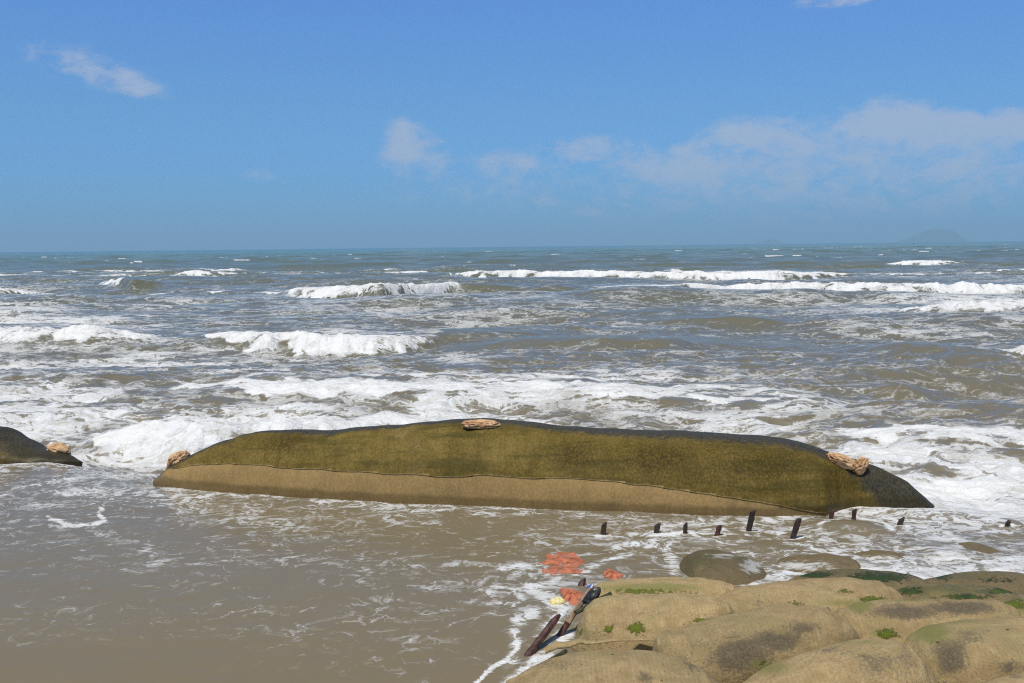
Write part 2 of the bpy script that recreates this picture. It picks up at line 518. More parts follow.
M_YELLOW = mat_simple("yellow_foam", (0.60, .50, .20), (0.78, .70, .36), 24, .85, .01)
M_BLUE = mat_simple("blue_plastic", (0.03, .08, .35), (0.06, .14, .50), 8, .4, .004)
M_WHITE = mat_simple("white_plastic", (0.6, .6, .6), (0.75, .75, .75), 8, .5, .004)
M_ISLE = mat_simple("island_forest", (0.035, .055, .035), (0.07, .085, .05), .01, .95, 5)

# ---------------------------------------------------------------- sea: grid
qs = np.arange(700, 133, -0.62)
d0 = CAMZ * FPX / qs
d1 = np.arange(d0[-1] + .14, 60, .18)
d2 = np.arange(60.2, 190, .42)
d3 = np.geomspace(191, 1500, 190)
d4 = np.geomspace(1560, 40000, 48)
D = np.concatenate([[2.2, 3.2, 4.2, 5.0], d0, d1, d2, d3, d4])
U = np.concatenate([np.linspace(-4, -1.0, 14)[:-1], np.linspace(-1.0, -.58, 110)[:-1], np.linspace(-.58, .58, 1180), np.linspace(.58, 1.0, 110)[1:], np.linspace(1.0, 4, 14)[1:]])
nr, nc = len(D), len(U)
X = D[:, None] * U[None, :]
X = np.clip(X, -43000, 43000)
Y = np.repeat(D[:, None], nc, 1)
PX, PY = proj(np.stack([X, Y, np.zeros_like(X)], -1))     # where flat water would be seen: reads foam maps below
Z = np.zeros_like(X); FO = np.zeros_like(X); MK = np.zeros_like(X)

# lagoon between the bags and the big tube lies calm
edge = np.interp(X[0] * 0, [0], [0])
tube_y = np.interp(X, [-30, -9, -6.4, 6.4, 9, 30], [20.6, 20.2, 17.9, 15.7, 15.0, 14.6])
lag = sstep(tube_y - Y, -.8, 1.5)
leftopen = sstep(PX, 120, -40) * .35
CALM = np.clip(lag * (1 - .10 * sstep(PX, 480, 640)), 0, 1)

# chop and swell
rng = np.random.RandomState(4)
pf = [2 * vnoise2(X / L, Y / L, 100 + k) - 1 for k, L in enumerate((4.0, 11.0, 30.0, 70.0))]
for k in range(46):
    lam = 0.9 * (24 / 0.9) ** rng.rand()
    th = math.radians(rng.normal(-92, 30 if lam < 6 else 14))
    kk = 2 * math.pi / lam
    a = 0.0085 * lam ** 0.92 * (0.6 + .8 * rng.rand()) * (.36 if lam < 7 else .8)
    ph = rng.rand() * 6.28
    fade = np.clip((lam * 260 - Y) / (lam * 130), 0, 1) if lam < 8 else np.clip((3200 - Y) / 1600, 0, 1)
    q = pf[min(3, int(math.log(lam * 3 / 2.5) / math.log(2.7)))] * (1 if k % 2 else -1) + .6 * pf[(k * 7) % 4]
    arg = kk * (X * math.cos(th) + Y * math.sin(th)) + ph + 1.3 * q
    sn_ = np.sin(arg)
    Z += a * fade * (sn_ + .22 * np.cos(2 * arg)) * (1 - .93 * CALM)
del arg, sn_, fade, q, pf
Z += CALM * .012 * fbm2(X * 2.2, Y * 2.2, 3, 9)
Z += (1 - CALM) * .06 * fbm2(X * .9, Y * 1.3, 4, 19) * np.clip((160 - Y) / 100, 0, 1)
# sheltered right-hand wash is choppy
RW = lag * sstep(PX, 560, 760)
Z += RW * .10 * fbm2(X * 1.1, Y * 1.5, 4, 23)
nearw = np.clip((70 - Y) / 40, 0, 1) * (1 - CALM)
Z += nearw * .12 * (.5 - np.abs(fbm2(X * .8, Y * 1.1, 4, 29)) * 4)

# coarse foam density
gx = np.array([-300, 0, 128, 256, 384, 512, 640, 768, 896, 1024, 1300])
rows = {
    252: [0, 0, 0, 0, 0, 0, 0, 0, 0, 0, 0], 266: [.02, .02, .02, .02, .02, .02, .02, .03, .06, .10, .1],
    280: [.1, .12, .06, .06, .10, .10, .08, .12, .22, .34, .3], 293: [.28, .28, .14, .10, .14, .12, .16, .30, .40, .45, .4],
    308: [.36, .38, .34, .30, .26, .24, .20, .20, .30, .45, .4], 322: [.42, .46, .38, .32, .30, .22, .14, .12, .24, .38, .3],
    338: [.36, .38, .30, .36, .30, .12, .08, .08, .12, .16, .1], 358: [.38, .42, .40, .42, .36, .20, .12, .12, .12, .14, .1],
    374: [.40, .44, .46, .44, .42, .40, .34, .24, .18, .20, .2], 390: [.44, .50, .52, .62, .62, .62, .56, .42, .22, .24, .2],
    406: [.50, .62, .66, .70, .66, .66, .70, .60, .34, .32, .3], 422: [.55, .64, .72, .70, .62, .62, .70, .62, .48, .44, .4],
    440: [.5, .66, .74, .66, .55, .55, .58, .60, .56, .52, .5], 458: [.45, .46, .52, .52, .50, .5, .5, .58, .66, .66, .6],
    476: [.36, .34, .36, .30, .4, .4, .4, .55, .66, .64, .6], 490: [.30, .28, .32, .28, .20, .20, .20, .45, .62, .62, .6],
    504: [.22, .22, .30, .36, .36, .34, .34, .42, .56, .60, .6], 518: [.18, .20, .26, .27, .27, .30, .40, .48, .56, .58, .5],
    534: [.16, .19, .22, .24, .22, .24, .40, .46, .52, .54, .5], 552: [.12, .17, .20, .22, .24, .28, .40, .42, .48, .50, .5],
    572: [.10, .13, .15, .17, .22, .32, .40, .40, .44, .48, .4], 600: [.08, .10, .10, .12, .15, .36, .4, .4, .4, .4, .4],
    640: [.04, .06, .05, .05, .08, .36, .4, .4, .4, .4, .4], 690: [.02, .04, .03, .03, .05, .30, .3, .3, .3, .3, .3]}
ry = np.array(sorted(rows)); G = np.array([rows[k] for k in ry])
G[:, 5:] *= np.interp(ry, [495, 515, 575, 600], [1, .80, .80, 1])[:, None]
G[:, :6] *= np.interp(ry, [515, 540, 600, 640], [1, .72, .7, 1])[:, None]
G[:, 8:] *= np.interp(ry, [490, 510, 575, 600], [1, .84, .84, 1])[:, None]
G += .08 * np.interp(ry, [270, 290, 400, 420], [0, 1, 1, 0])[:, None]
G = G * np.interp(ry, [340, 380, 400, 445, 470, 500], [1, .84, .68, .66, .82, 1])[:, None]


def bil(px, py):
    px = np.clip(px, gx[0], gx[-1] - .01); py = np.clip(py, ry[0], ry[-1] - .01)
    i = np.clip(np.searchsorted(gx, px, 'right') - 1, 0, len(gx) - 2); j = np.clip(np.searchsorted(ry, py, 'right') - 1, 0, len(ry) - 2)
    fx = (px - gx[i]) / (gx[i + 1] - gx[i]); fy = (py - ry[j]) / (ry[j + 1] - ry[j])
    return (G[j, i] * (1 - fx) + G[j, i + 1] * fx) * (1 - fy) + (G[j + 1, i] * (1 - fx) + G[j + 1, i + 1] * fx) * fy


FO = bil(PX, PY)
patch = fbm2(X * .16, Y * .22, 4, 41)
FO = FO * np.clip(1 + 1.5 * patch, .2, 1.8)
FO = FO * np.clip(1 + 1.7 * fbm2(X * .55, Y * 1.05, 4, 43) * np.clip((60 - Y) / 25, 0, 1), .15, 1.9)
# scattered whitecaps offshore
wcap = fbm2(X * .10, Y * .09, 4, 77)
FO = np.maximum(FO, .8 * sstep(wcap, .30, .32) * sstep(Y, 180, 300) * (1 - sstep(Y, 900, 2000)))


def pl(pts, x):
    p = np.array(pts, float)
    return np.interp(x, p[:, 0], p[:, 1])


def breaker(crest, base, broken, sb=3.5, wf=1.3, trail=6.0, tr=.42, amp=1.0, seed=0, wob=.5, foamtop=.35):
    """crest/base: picture positions of lip and toe; broken: (x, 0..1) whitewater share along it"""
    global Z, FO
    x0 = min(base[0][0], crest[0][0]); x1 = max(base[-1][0], crest[-1][0])
    sx = np.linspace(x0, x1, 120)
    yb = pl(base, sx); yc = np.minimum(pl(crest, sx), yb - .2)
    toe = on_z(sx, yb)
    cr = on_y(sx, yc, toe[:, 1] + wf)
    A = np.clip(cr[:, 2], 0, None) * amp * (1.08 if toe[:, 1].min() > 60 else .84)
    brk = pl(broken, sx)
    span = toe[-1, 0] - toe[0, 0]
    i0 = max(0, np.searchsorted(D, toe[:, 1].min() - 28)); i1 = np.searchsorted(D, toe[:, 1].max() + 40)
    j0 = max(0, np.searchsorted(U, toe[:, 0].min() / toe[:, 1].min() - .25)); j1 = np.searchsorted(U, toe[:, 0].max() / toe[:, 1].min() + .25)
    sl = (slice(i0, i1), slice(j0, j1))
    x, y, z, fo, pa = X[sl], Y[sl], Z[sl], FO[sl], patch[sl]
    x_1 = x * 0 + seed
    Bn = np.interp(x, toe[:, 0], brk)
    yc_w = np.interp(x, toe[:, 0], toe[:, 1]) + wf
    yc_w = yc_w + wob * fbm2(x * .35, x_1, 3, 200 + seed) * 2
    yc_w = yc_w + .35 * wf * fbm2(x * 1.1, x_1, 3, 220 + seed) * 2 * np.clip(Bn, .0, 1)
    endw = .10 * span + .6
    xn = x + endw * 1.6 * fbm2(x * .6, y * .6, 3, 230 + seed)
    win = sstep(xn, toe[0, 0] - endw, toe[0, 0] + endw * .7) * (1 - sstep(xn, toe[-1, 0] - endw * .7, toe[-1, 0] + endw))
    wide = sstep(x, toe[0, 0] - endw, toe[0, 0] + endw * 2.2) * (1 - sstep(x, toe[-1, 0] - endw * 2.2, toe[-1, 0] + endw))
    Aw = np.interp(x, toe[:, 0], A) * (.25 * win + .75 * wide) * (1 + (((.7 if toe[:, 1].min() < 32 else .4)) * fbm2(x * .45, x_1 * 3.1, 4, 300 + seed) * (.3 + .7 * Bn)))
    Bw = sstep(Bn + .55 * fbm2(x * .7, y * .5, 3, 240 + seed) * np.clip(4 * Bn, 0, 1) - (1 - win) * .55, .22, .62)
    t = y - yc_w
    near = np.abs(t) < 25
    fr = sstep(t, -wf * (1.0 + .25 * Bw), -.1 * wf * Bw)
    prof = np.where(t < 0, fr, np.exp(-(t / sb) ** 2)) * near
    z = z * (1 - .6 * prof * win) + Aw * prof
    far = toe[:, 1].min() > 55
    lump = fbm2(x * (.75 if far else 1.2), y * 1.1, 4, 400 + seed)
    lump2 = fbm2(x * 3.4, y * 2.6, 3, 430 + seed)
    tt = t + wf * 1.3 * lump
    thin = np.clip(Aw / np.maximum(A.max() * .8, .1), .15, 1)
    hard = Bw * sstep(tt, -wf * 1.15 * thin, -wf * .7 * thin) * (1 - sstep(tt, foamtop, foamtop + .9)) * near
    fo = np.maximum(fo * (1 - .8 * prof * win * (1 - Bw)), hard * (.90 + 1.1 * lump + .5 * lump2))
    z = z + hard * (lump * .55 + lump2 * (.10 if far else .32)) * np.clip(Aw, .15, 1.0)
    fo = np.maximum(fo, Bw * np.exp(-np.clip(t, 0, None) / trail) * (t > 0) * tr * near * (1 + pa))
    fo = np.maximum(fo, Bw * np.exp(np.clip(t + wf, None, 0) / 2.2) * (t < -wf) * .45 * near * (1 + 1.2 * pa))
    Z[sl] = z; FO[sl] = fo


full = lambda a, b: [(a, 1), (b, 1)]
breaker([(868, 265), (885, 262), (930, 261), (972, 263)], [(868, 266), (885, 267), (930, 267), (972, 266)], full(868, 972), sb=6, wf=1.6, seed=1)
breaker([(446, 273), (460, 270), (560, 271), (700, 272), (800, 271), (866, 272)], [(446, 275), (460, 279), (560, 280), (700, 280), (800, 279), (866, 277)],
        full(446, 866), sb=6, wf=1.6, trail=5, seed=2)
breaker([(380, 272), (432, 270)], [(380, 274), (432, 273.5)], full(380, 432), sb=5, seed=3)
breaker([(178, 271), (206, 271)], [(178, 276), (206, 275.5)], full(178, 206), sb=5, seed=4)
breaker([(208, 270), (232, 268.5), (256, 271)], [(208, 272.5), (232, 273.5), (256, 273)], full(208, 256), sb=5, seed=5)
breaker([(130, 272.5), (150, 272.5)], [(130, 275), (150, 275)], full(130, 150), sb=4, seed=6)
breaker([(684, 262), (702, 262)], [(684, 265), (702, 265)], full(684, 702), sb=4, seed=7)
breaker([(-40, 274), (36, 275)], [(-40, 277), (36, 277)], full(-40, 36), sb=4, seed=8)
breaker([(88, 282), (130, 281), (180, 284)], [(88, 287), (130, 291), (180, 289)], [(88, 0), (100, .5), (116, .6), (125, 0), (180, 0)], sb=4, seed=9)
breaker([(-60, 290), (0, 289), (42, 291)], [(-60, 296), (0, 296), (42, 294)], full(-60, 42), sb=4, seed=10)
breaker([(258, 292), (300, 287), (380, 284), (455, 285), (512, 287), (560, 288)], [(258, 294), (300, 298), (380, 299), (455, 293), (512, 293), (560, 291)],
        [(258, .8), (280, 1), (440, 1), (462, .2), (480, 0), (560, 0)], sb=4.5, seed=11)
breaker([(580, 288), (680, 286), (720, 283), (800, 282), (900, 284), (1000, 282), (1080, 281)], [(580, 290), (680, 291), (720, 294), (800, 296), (900, 296), (1000, 294), (1080, 293)],
        [(580, .5), (690, .8), (720, 1), (1080, 1)], sb=4.5, seed=12)
breaker([(845, 304), (900, 299), (960, 300), (1024, 301), (1090, 300)], [(845, 306), (900, 317), (960, 320), (1024, 319), (1090, 318)],
        full(845, 1090), sb=3.5, wf=1.4, seed=13)
breaker([(-90, 327), (0, 328), (80, 327), (150, 329), (172, 333)], [(-90, 346), (0, 346), (80, 347), (140, 345), (172, 339)],
        full(-90, 172), sb=3.2, seed=14)
breaker([(165, 334), (200, 331), (260, 331), (340, 333), (400, 332), (440, 330), (500, 331), (560, 330)], [(165, 343), (200, 343), (260, 349), (340, 350), (400, 347), (440, 341), (500, 338), (560, 336)],
        [(165, 0), (190, .1), (206, 1), (410, 1), (440, .3), (460, 0), (560, 0)], sb=3.2, seed=15)
breaker([(430, 342), (520, 335), (610, 330), (680, 331), (720, 338), (800, 345)], [(430, 350), (520, 352), (610, 356), (680, 354), (720, 350), (800, 349)],
        [(430, 0), (800, 0)], sb=4, wf=2.2, seed=16)
breaker([(835, 352), (890, 345), (930, 342), (980, 344), (1030, 352)], [(835, 356), (890, 363), (930, 366), (980, 364), (1030, 360)],
        [(835, 0), (1030, 0)], sb=3, wf=2.0, seed=17)
breaker([(985, 356), (1010, 350), (1050, 346), (1100, 345)], [(985, 362), (1010, 366), (1050, 370), (1100, 370)], [(985, .6), (1010, .7), (1100, 1)], sb=2, wf=1.1, seed=18)
breaker([(640, 318), (760, 316), (800, 318)], [(640, 324), (760, 328), (800, 326)], [(640, 0), (800, 0)], sb=3, seed=19)
breaker([(870, 382), (920, 376), (960, 380)], [(870, 392), (920, 396), (960, 392)], [(870, 0), (960, 0)], sb=1.6, wf=1.0, seed=20)
# the broken surf right behind the tube
breaker([(160, 392), (230, 380), (330, 383), (450, 390), (560, 386), (640, 384), (700, 395), (745, 404)],
        [(160, 400), (230, 402), (330, 403), (450, 405), (560, 404), (640, 405), (700, 408), (745, 410)],
        [(160, .6), (200, .9), (340, 1), (460, .7), (560, .9), (660, 1), (745, .7)], sb=1.8, wf=1.0, trail=1.6, seed=21, amp=.9)
breaker([(60, 432), (110, 415), (170, 409), (240, 408), (330, 410), (420, 412)], [(60, 446), (110, 446), (170, 447), (240, 444), (330, 436), (420, 428)],
        [(60, .8), (90, 1), (330, 1), (420, .7)], sb=1.3, wf=1.1, trail=1.2, seed=22, amp=.95)
breaker([(860, 432), (920, 426), (1000, 428), (1060, 430)], [(860, 440), (920, 446), (1000, 446), (1060, 446)], [(860, .6), (930, .9), (1060, .8)], sb=1.1, wf=.8, trail=1, seed=23, amp=.6)
# wave humps breaking in the wash right of the tube
breaker([(808, 522), (840, 517), (880, 516), (905, 522)], [(808, 532), (840, 540), (880, 542), (905, 540)], [(808, 0), (905, 0)], sb=.35, wf=.55, trail=.3, seed=24, wob=.2, foamtop=.05)


def streak(pts, wpx, val, wy=None, soft=1.0, n=.9):
    """a line of froth lying on the water; widths read in picture units"""
    global FO
    p = np.array(pts, float)
    m = (PX > p[:, 0].min() - 60) & (PX < p[:, 0].max() + 60) & (PY > p[:, 1].min() - 40) & (PY < p[:, 1].max() + 40)
    if not m.any(): return
    x = PX[m]; y = PY[m]
    jx = x + 15 * fbm2(X[m] * 2.2, Y[m] * 2.2, 3, 501) * n; jy = y + 13 * fbm2(X[m] * 2.2, Y[m] * 2.2, 3, 502) * n
    best = np.full(x.shape, 1e9)
    asp = 1.0 if wy is None else wpx / wy
    for (a, b), (c, d) in zip(p[:-1], p[1:]):
        ux, uy = c - a, (d - b) * asp
        L = ux * ux + uy * uy + 1e-6
        t = np.clip(((jx - a) * ux + (jy - b) * asp * uy) / L, 0, 1)
        best = np.minimum(best, np.hypot(jx - a - t * ux, (jy - b) * asp - t * uy))
    FO[m] = np.maximum(FO[m], val * (1 if val > .84 else .86) * np.exp(-(best / wpx) ** 2 * soft))


S = streak
S([(0, 492), (40, 484), (90, 474), (130, 466), (175, 462)], 9, .62, 4)
S([(0, 468), (60, 462), (120, 454), (170, 452)], 14, .5, 5)
S([(48, 518), (60, 523), (90, 522), (104, 516), (98, 508)], 4, .85, 2.5)
S([(60, 500), (90, 510), (110, 500)], 16, .5, 6)
S([(85, 520), (130, 545), (170, 562)], 16, .42, 6)
S([(150, 566), (250, 562), (340, 566), (460, 566), (520, 572)], 20, .40, 4)
S([(150, 486), (220, 492), (320, 500), (420, 508), (520, 512), (640, 516)], 20, .55, 4)
S([(360, 570), (380, 600), (360, 612)], 20, .36, 12)
S([(480, 600), (500, 590), (520, 596), (512, 606), (490, 604)], 9, .62, 5)
S([(505, 572), (520, 569), (534, 571)], 7, .75, 3)
S([(530, 592), (550, 585), (590, 573), (615, 562), (640, 552), (665, 545)], 9, .66, 5)
S([(610, 552), (640, 546), (670, 540), (690, 536), (720, 531)], 12, .70, 5)
S([(665, 545), (672, 560), (675, 575)], 14, .66, 9)
S([(620, 536), (660, 530), (700, 522), (760, 519), (800, 520)], 16, .62, 4)
S([(648, 534), (657, 537), (672, 535), (690, 533), (698, 541)], 5, .95, 2.5)
S([(700, 520), (760, 530), (800, 540), (830, 545)], 10, .6, 4)
S([(790, 545), (820, 552), (860, 560), (920, 565), (960, 560)], 14, .72, 5)
S([(858, 518), (870, 519), (884, 523), (892, 530)], 5, .85, 3)
S([(820, 528), (836, 521), (850, 519)], 5, .7, 2.5)
S([(845, 508), (855, 504), (880, 503), (930, 504)], 4, .98, 2)
S([(835, 512), (845, 507)], 4, .9, 2)
S([(890, 522), (930, 530), (960, 545)], 22, .62, 9)
S([(940, 470), (980, 490), (1020, 500)], 36, .62, 14)
S([(880, 450), (930, 470), (960, 500)], 24, .62, 10)
S([(940, 556), (975, 562), (1020, 560)], 16, .75, 5)
S([(1000, 575), (1024, 580), (1040, 590)], 12, .95, 6)
# along the foot of the bag pile and the driftwood
S([(468, 690), (485, 677), (505, 662), (516, 650)], 4, .90, 3)
S([(508, 668), (512, 650), (520, 630), (535, 618)], 10, .70, 10)
S([(505, 690), (530, 672), (548, 655), (560, 640)], 12, .88, 8)
S([(536, 640), (560, 622), (572, 606)], 9, .66, 7)
S([(530, 592), (545, 600), (560, 612)], 12, .80, 8)
S([(556, 574), (536, 570), (520, 576)], 8, .6, 4)
for px, py in [(603, 535), (657, 535), (685, 536), (718, 539), (747, 532), (793, 539), (831, 521), (853, 521), (900, 524), (1008, 526)]:
    S([(px - 5, py + .5), (px + 6, py + .5)], 5, .85, 2, n=.5)
# foam lives shorter where water is calm
FO = np.clip(FO, 0, 1.4)
MK = np.clip(sstep(FO, .35, .95) * .8, 0, 1) * (Y < 70)
# shallow sheet stays below the sand bank
V = np.stack([X, Y, Z], -1)


def sea_h(x, y):
    return float(Z[min(np.searchsorted(D, y), nr - 1), min(np.searchsorted(U, x / y), nc - 1)])


sea = mesh_np("sea", V, grid_faces(nr, nc)[:, ::-1], M_SEA, attrs={'foam': FO, 'calm': CALM, 'milk': MK})
sea['kind'] = 'structure'
sea['label'] = "brown green surf rolling in"
del V, PX, PY, patch, wcap

# ---------------------------------------------------------------- beach sand below the bags and behind the viewer
bx = np.concatenate([[-400, -120, -40, -20], np.linspace(-10, 14, 70), [20, 40, 120, 400]])
by = np.concatenate([[-300, -80, -30, -15, -8], np.linspace(-4, 16, 60)])
BX, BY = np.meshgrid(bx, by, indexing='ij')
pile = sstep(BX, .4, 2.0)
zr = np.interp(BY, [-300, -4, 3, 7, 9.6, 11, 14, 16], [3.0, 2.4, 1.4, .45, -.05, -.28, -.7, -1.2])
zl = np.interp(BY, [-300, -4, 1, 5, 16], [3.0, 2.6, .6, -.5, -1.4])
BZ = zl + (zr - zl) * pile + .05 * fbm2(BX * .8, BY * .8, 3, 5)
beach = mesh_np("beach", np.stack([BX, BY, BZ], -1), grid_faces(len(bx), len(by)), M_SAND)
beach['kind'] = 'structure'


# ---------------------------------------------------------------- lofted fabric bodies
def loft(top_px, axA, axB, w, zmid, hbot, ns=90, nt=56, p=2.3, endp=2.6, front_px=None, seed=0, bumpy=.02, smax=None, bmul=1.0):
    """closed pillow along the axis A-B: half depth w, upper outline matched to the seen outline"""
    A = np.array(axA, float); B = np.array(axB, float)
    s = np.linspace(0, 1, ns) * 2 - 1
    s = np.sign(s) * (1 - (1 - np.abs(s)) ** 1.6); s = (s + 1) / 2
    ax = A[None] + (B - A)[None] * s[:, None]
    dr = (B - A)[:2]; dr = dr / np.hypot(*dr)
    nrm = np.array([dr[1], -dr[0], 0.0])
    if nrm[1] > 0: nrm = -nrm                       # points to the viewer's side
    endf = np.clip(1 - np.abs(2 * s - 1) ** endp, 0, 1) ** .5
    endf = np.maximum(endf, .02)
    ws = w * endf
    tip = np.clip(np.minimum(s, 1 - s) / .03, .01, 1) ** .5
    zm = np.full(ns, zmid, float) if np.isscalar(zmid) else np.interp(s, np.linspace(0, 1, len(zmid)), zmid)
    if front_px is not None:
        for it in range(5):
            e = ax + nrm * ws[:, None]; e[:, 2] = 0
            px, _ = proj(e)
            g = on_z(px, pl(front_px, px))
            ws = np.clip(((g - ax) @ nrm), .03, 3)
            ws = np.where(np.isfinite(ws), ws, .03)
    ws = ws * tip
    th = np.linspace(0, 2 * math.pi, nt, endpoint=False)
    c = np.sign(np.cos(th)) * np.abs(np.cos(th)) ** (2 / p); sn = np.sign(np.sin(th)) * np.abs(np.sin(th)) ** (2 / p)
    px, _ = proj(np.stack([ax[:, 0], ax[:, 1], zm], -1))
    ty = pl(top_px, px)
    h = np.maximum(on_y(px, ty, ax[:, 1])[:, 2] - zm, .01)

    def build(h):
        up = np.where(sn[None] >= 0, h[:, None] * sn[None], hbot * endf[:, None] * sn[None])
        P = ax[:, None, :] + nrm * (ws[:, None] * c[None])[..., None]
        P[..., 2] = zm[:, None] + up
        return P
    for it in range(6):
        P = build(h)
        qx, qy = proj(P)
        k = qy.argmin(1)
        cur = qy.min(1); curx = qx[np.arange(ns), k]
        tgt = pl(top_px, curx)
        dist = P[np.arange(ns), k, 1]
        h = np.clip(h + (cur - tgt) * dist / FPX, .012, 4)
    h = np.convolve(np.pad(h, 2, 'edge'), [.1, .2, .4, .2, .1], 'valid')
    h = h * np.maximum(tip, .05)
    P = build(h)
    if bumpy:
        q = P * np.array([1, 1, 1.0])
        f = fbm3(q, 2.2, 3, seed) * 2 * bumpy
        P = P + f[..., None] * np.stack([nrm[0] * c[None] * np.ones((ns, 1)), nrm[1] * c[None] * np.ones((ns, 1)), sn[None] * np.ones((ns, 1))], -1)
    return P, s, th, ax, ws, nrm, h


def strip_object(name, pts, r, mat, parent=None, k=6, flat=1.0, taper=None):
    """a thin cord or bar swept along points, capped"""
    pts = np.asarray(pts, float); n = len(pts)
    tg = np.gradient(pts, axis=0); tg /= np.linalg.norm(tg, axis=1)[:, None] + 1e-9
    up = np.array([0, 0, 1.0]) if abs(tg[0][2]) < .8 else np.array([0, -1.0, 0])
    sd = np.cross(tg, up); sd /= np.linalg.norm(sd, axis=1)[:, None]
    u2 = np.cross(sd, tg)
    rr = np.full(n, r) if taper is None else r * np.asarray(taper)
    a = np.linspace(0, 2 * math.pi, k, endpoint=False)
    V = pts[:, None] + sd[:, None] * (np.cos(a)[None] * rr[:, None])[..., None] + u2[:, None] * (np.sin(a)[None] * rr[:, None] * flat)[..., None]
    V = V.reshape(-1, 3)
    F = [tuple(f) for f in grid_faces(n, k, True)]
    c0, c1 = len(V), len(V) + 1
    V = np.vstack([V, pts[0], pts[-1]])
    for j in range(k):
        F.append((c0, (j + 1) % k, j, j)); F.append((c1, (n - 1) * k + j, (n - 1) * k + (j + 1) % k, (n - 1) * k + (j + 1) % k))
    me = bpy.data.meshes.new(name)
    me.from_pydata([tuple(v) for v in V], [], [f if f[2] != f[3] else f[:3] for f in F])
    me.polygons.foreach_set('use_smooth', [True] * len(me.polygons))
    me.materials.append(mat); me.update()
    o = bpy.data.objects.new(name, me); C.objects.link(o)
    if parent: o.parent = parent
    return o


def crumple(name, center, size, rot, mat, parent=None, seed=0, amp=.35, freq=5.0, n=60):
    """wrinkled lump of cloth / netting"""
    u = np.linspace(0, math.pi, n); v = np.linspace(0, 2 * math.pi, n, endpoint=False)
    Uu, Vv = np.meshgrid(u, v, indexing='ij')
    P = np.stack([np.cos(Uu), np.sin(Uu) * np.cos(Vv), np.sin(Uu) * np.sin(Vv)], -1)
    f = 1 - np.abs(fbm3(P * np.array([.6, 1.3, 1.3]) + seed * 3.3, freq * .35, 3, seed)) * 4
    g = fbm3(P + seed, 1.1, 2, seed + 9)
    k = 1 + amp * (f - .4) + amp * 1.6 * g
    P = P * k[..., None] * np.array(size)
    Rm = np.array(Matrix.Rotation(rot[2], 3, 'Z') @ Matrix.Rotation(rot[1], 3, 'Y') @ Matrix.Rotation(rot[0], 3, 'X'))
    P = P @ Rm.T + np.array(center)
    o = mesh_np(name, P, grid_faces(n, n, True), mat, parent)
    return o


# ---------------------------------------------------------------- the big geotextile tube
TOP = [(147, 482), (152, 477), (165, 469), (185, 458), (205, 449), (225, 441), (245, 434), (268, 430), (300, 429.5), (335, 429.5), (365, 427), (400, 424), (450, 419),
       (490, 418), (515, 420), (545, 424), (600, 428), (680, 431), (720, 433), (760, 435.5), (788, 439.5), (810, 445), (827, 450.5), (848, 456.5), (866, 462.5), (885, 470), (899, 477), (914, 486), (925, 492), (934, 499), (943, 509)]
FRONT = [(130, 482), (150, 482), (200, 489), (300, 496), (400, 502), (500, 506), (600, 511), (680, 514), (760, 516), (825, 515), (840, 509), (856, 505.5), (900, 505.5), (940, 507)]
SEAM = [(140, 481), (165, 472), (190, 464), (240, 463), (300, 467), (400, 473), (500, 475), (560, 476), (600, 478), (650, 483), (700, 491), (750, 499), (800, 507), (840, 515), (950, 530)]
tube = thing("geotextile_tube", "long algae covered geotextile tube lying across the middle of the shallows", "geotextile tube", (0, 16.4, 0))
axA = on_z(147, 482) + np.array([0, .25, 0]); axB = on_z(944, 508) + np.array([0, .25, 0])
axA[1] += .1; axB[1] += .1
P, s, th, ax, ws, nrm, h = loft(TOP, axA, axB, 1.3, -.06, .8, ns=220, nt=150, p=2.15, front_px=FRONT, seed=3, bumpy=.03)
ns, nt = P.shape[:2]
qx, qy = proj(P)
sy = pl(SEAM, qx)


def zg(x, y, lst):
    a = 0 * x
    for (cx, cy, rx, ry_, v) in lst: a = np.maximum(a, v * np.exp(-((x - cx) / rx) ** 2 - ((y - cy) / ry_) ** 2))
    return a


tp = np.zeros((ns, nt)); alg = np.ones((ns, nt)); wet = np.zeros((ns, nt))
topy = qy.min(1, keepdims=True)
# grime along the crest, wider to the right; black wet right end
crestw = np.interp(qx, [150, 250, 330, 420, 520, 620, 800, 940], [12, 2, 6, 3.5, 5, 8, 10, 13])
front = (np.sin(th)[None] > 0) & (np.cos(th)[None] > -.2)
tp = np.clip(1.05 - (qy - topy) / crestw * .55, 0, 1) * (np.sin(th)[None] > -.1)
tp = np.maximum(tp, sstep(qx + (qy - 470) * -.9, 822, 868) * .95)
tp = np.maximum(tp, np.exp(-((qx - 158) / 14) ** 2) * .7)
alg = np.interp(qx, [150, 200, 240, 400, 600, 820, 880], [.75, .9, 1.0, .62, .92, .75, .6]) + 0 * qy
alg = alg - np.exp(-((qx - 300) / 40) ** 2 - ((qy - 446) / 7) ** 2) * .18 - np.exp(-((qx - 790) / 50) ** 2 - ((qy - 500) / 12) ** 2) * .22
alg = alg - np.exp(-((qx - 200) / 30) ** 2 - ((qy - 468) / 8) ** 2) * .35
deep = zg(qx, qy, [(285, 442, 45, 16, .75), (455, 445, 16, 30, .5), (575, 455, 40, 24, .75), (660, 458, 70, 22, .85), (760, 466, 60, 24, .85), (835, 478, 40, 26, .6), (700, 468, 175, 45, .62), (240, 446, 40, 12, .45), (225, 455, 30, 9, .5)])
wet = np.clip(1 - P[..., 2] / .22, 0, 1) * 1.1
fold = fbm2(np.repeat(P[:, :1, 0], P.shape[1], 1) * 1.5, np.sin(th)[None] * .8 + 0 * P[..., 0], 4, 91)
P[..., 1] -= .03 * fold * np.sin(th)[None].clip(0, 1)
P[..., 2] += .02 * fold * np.sin(th)[None].clip(0, 1)
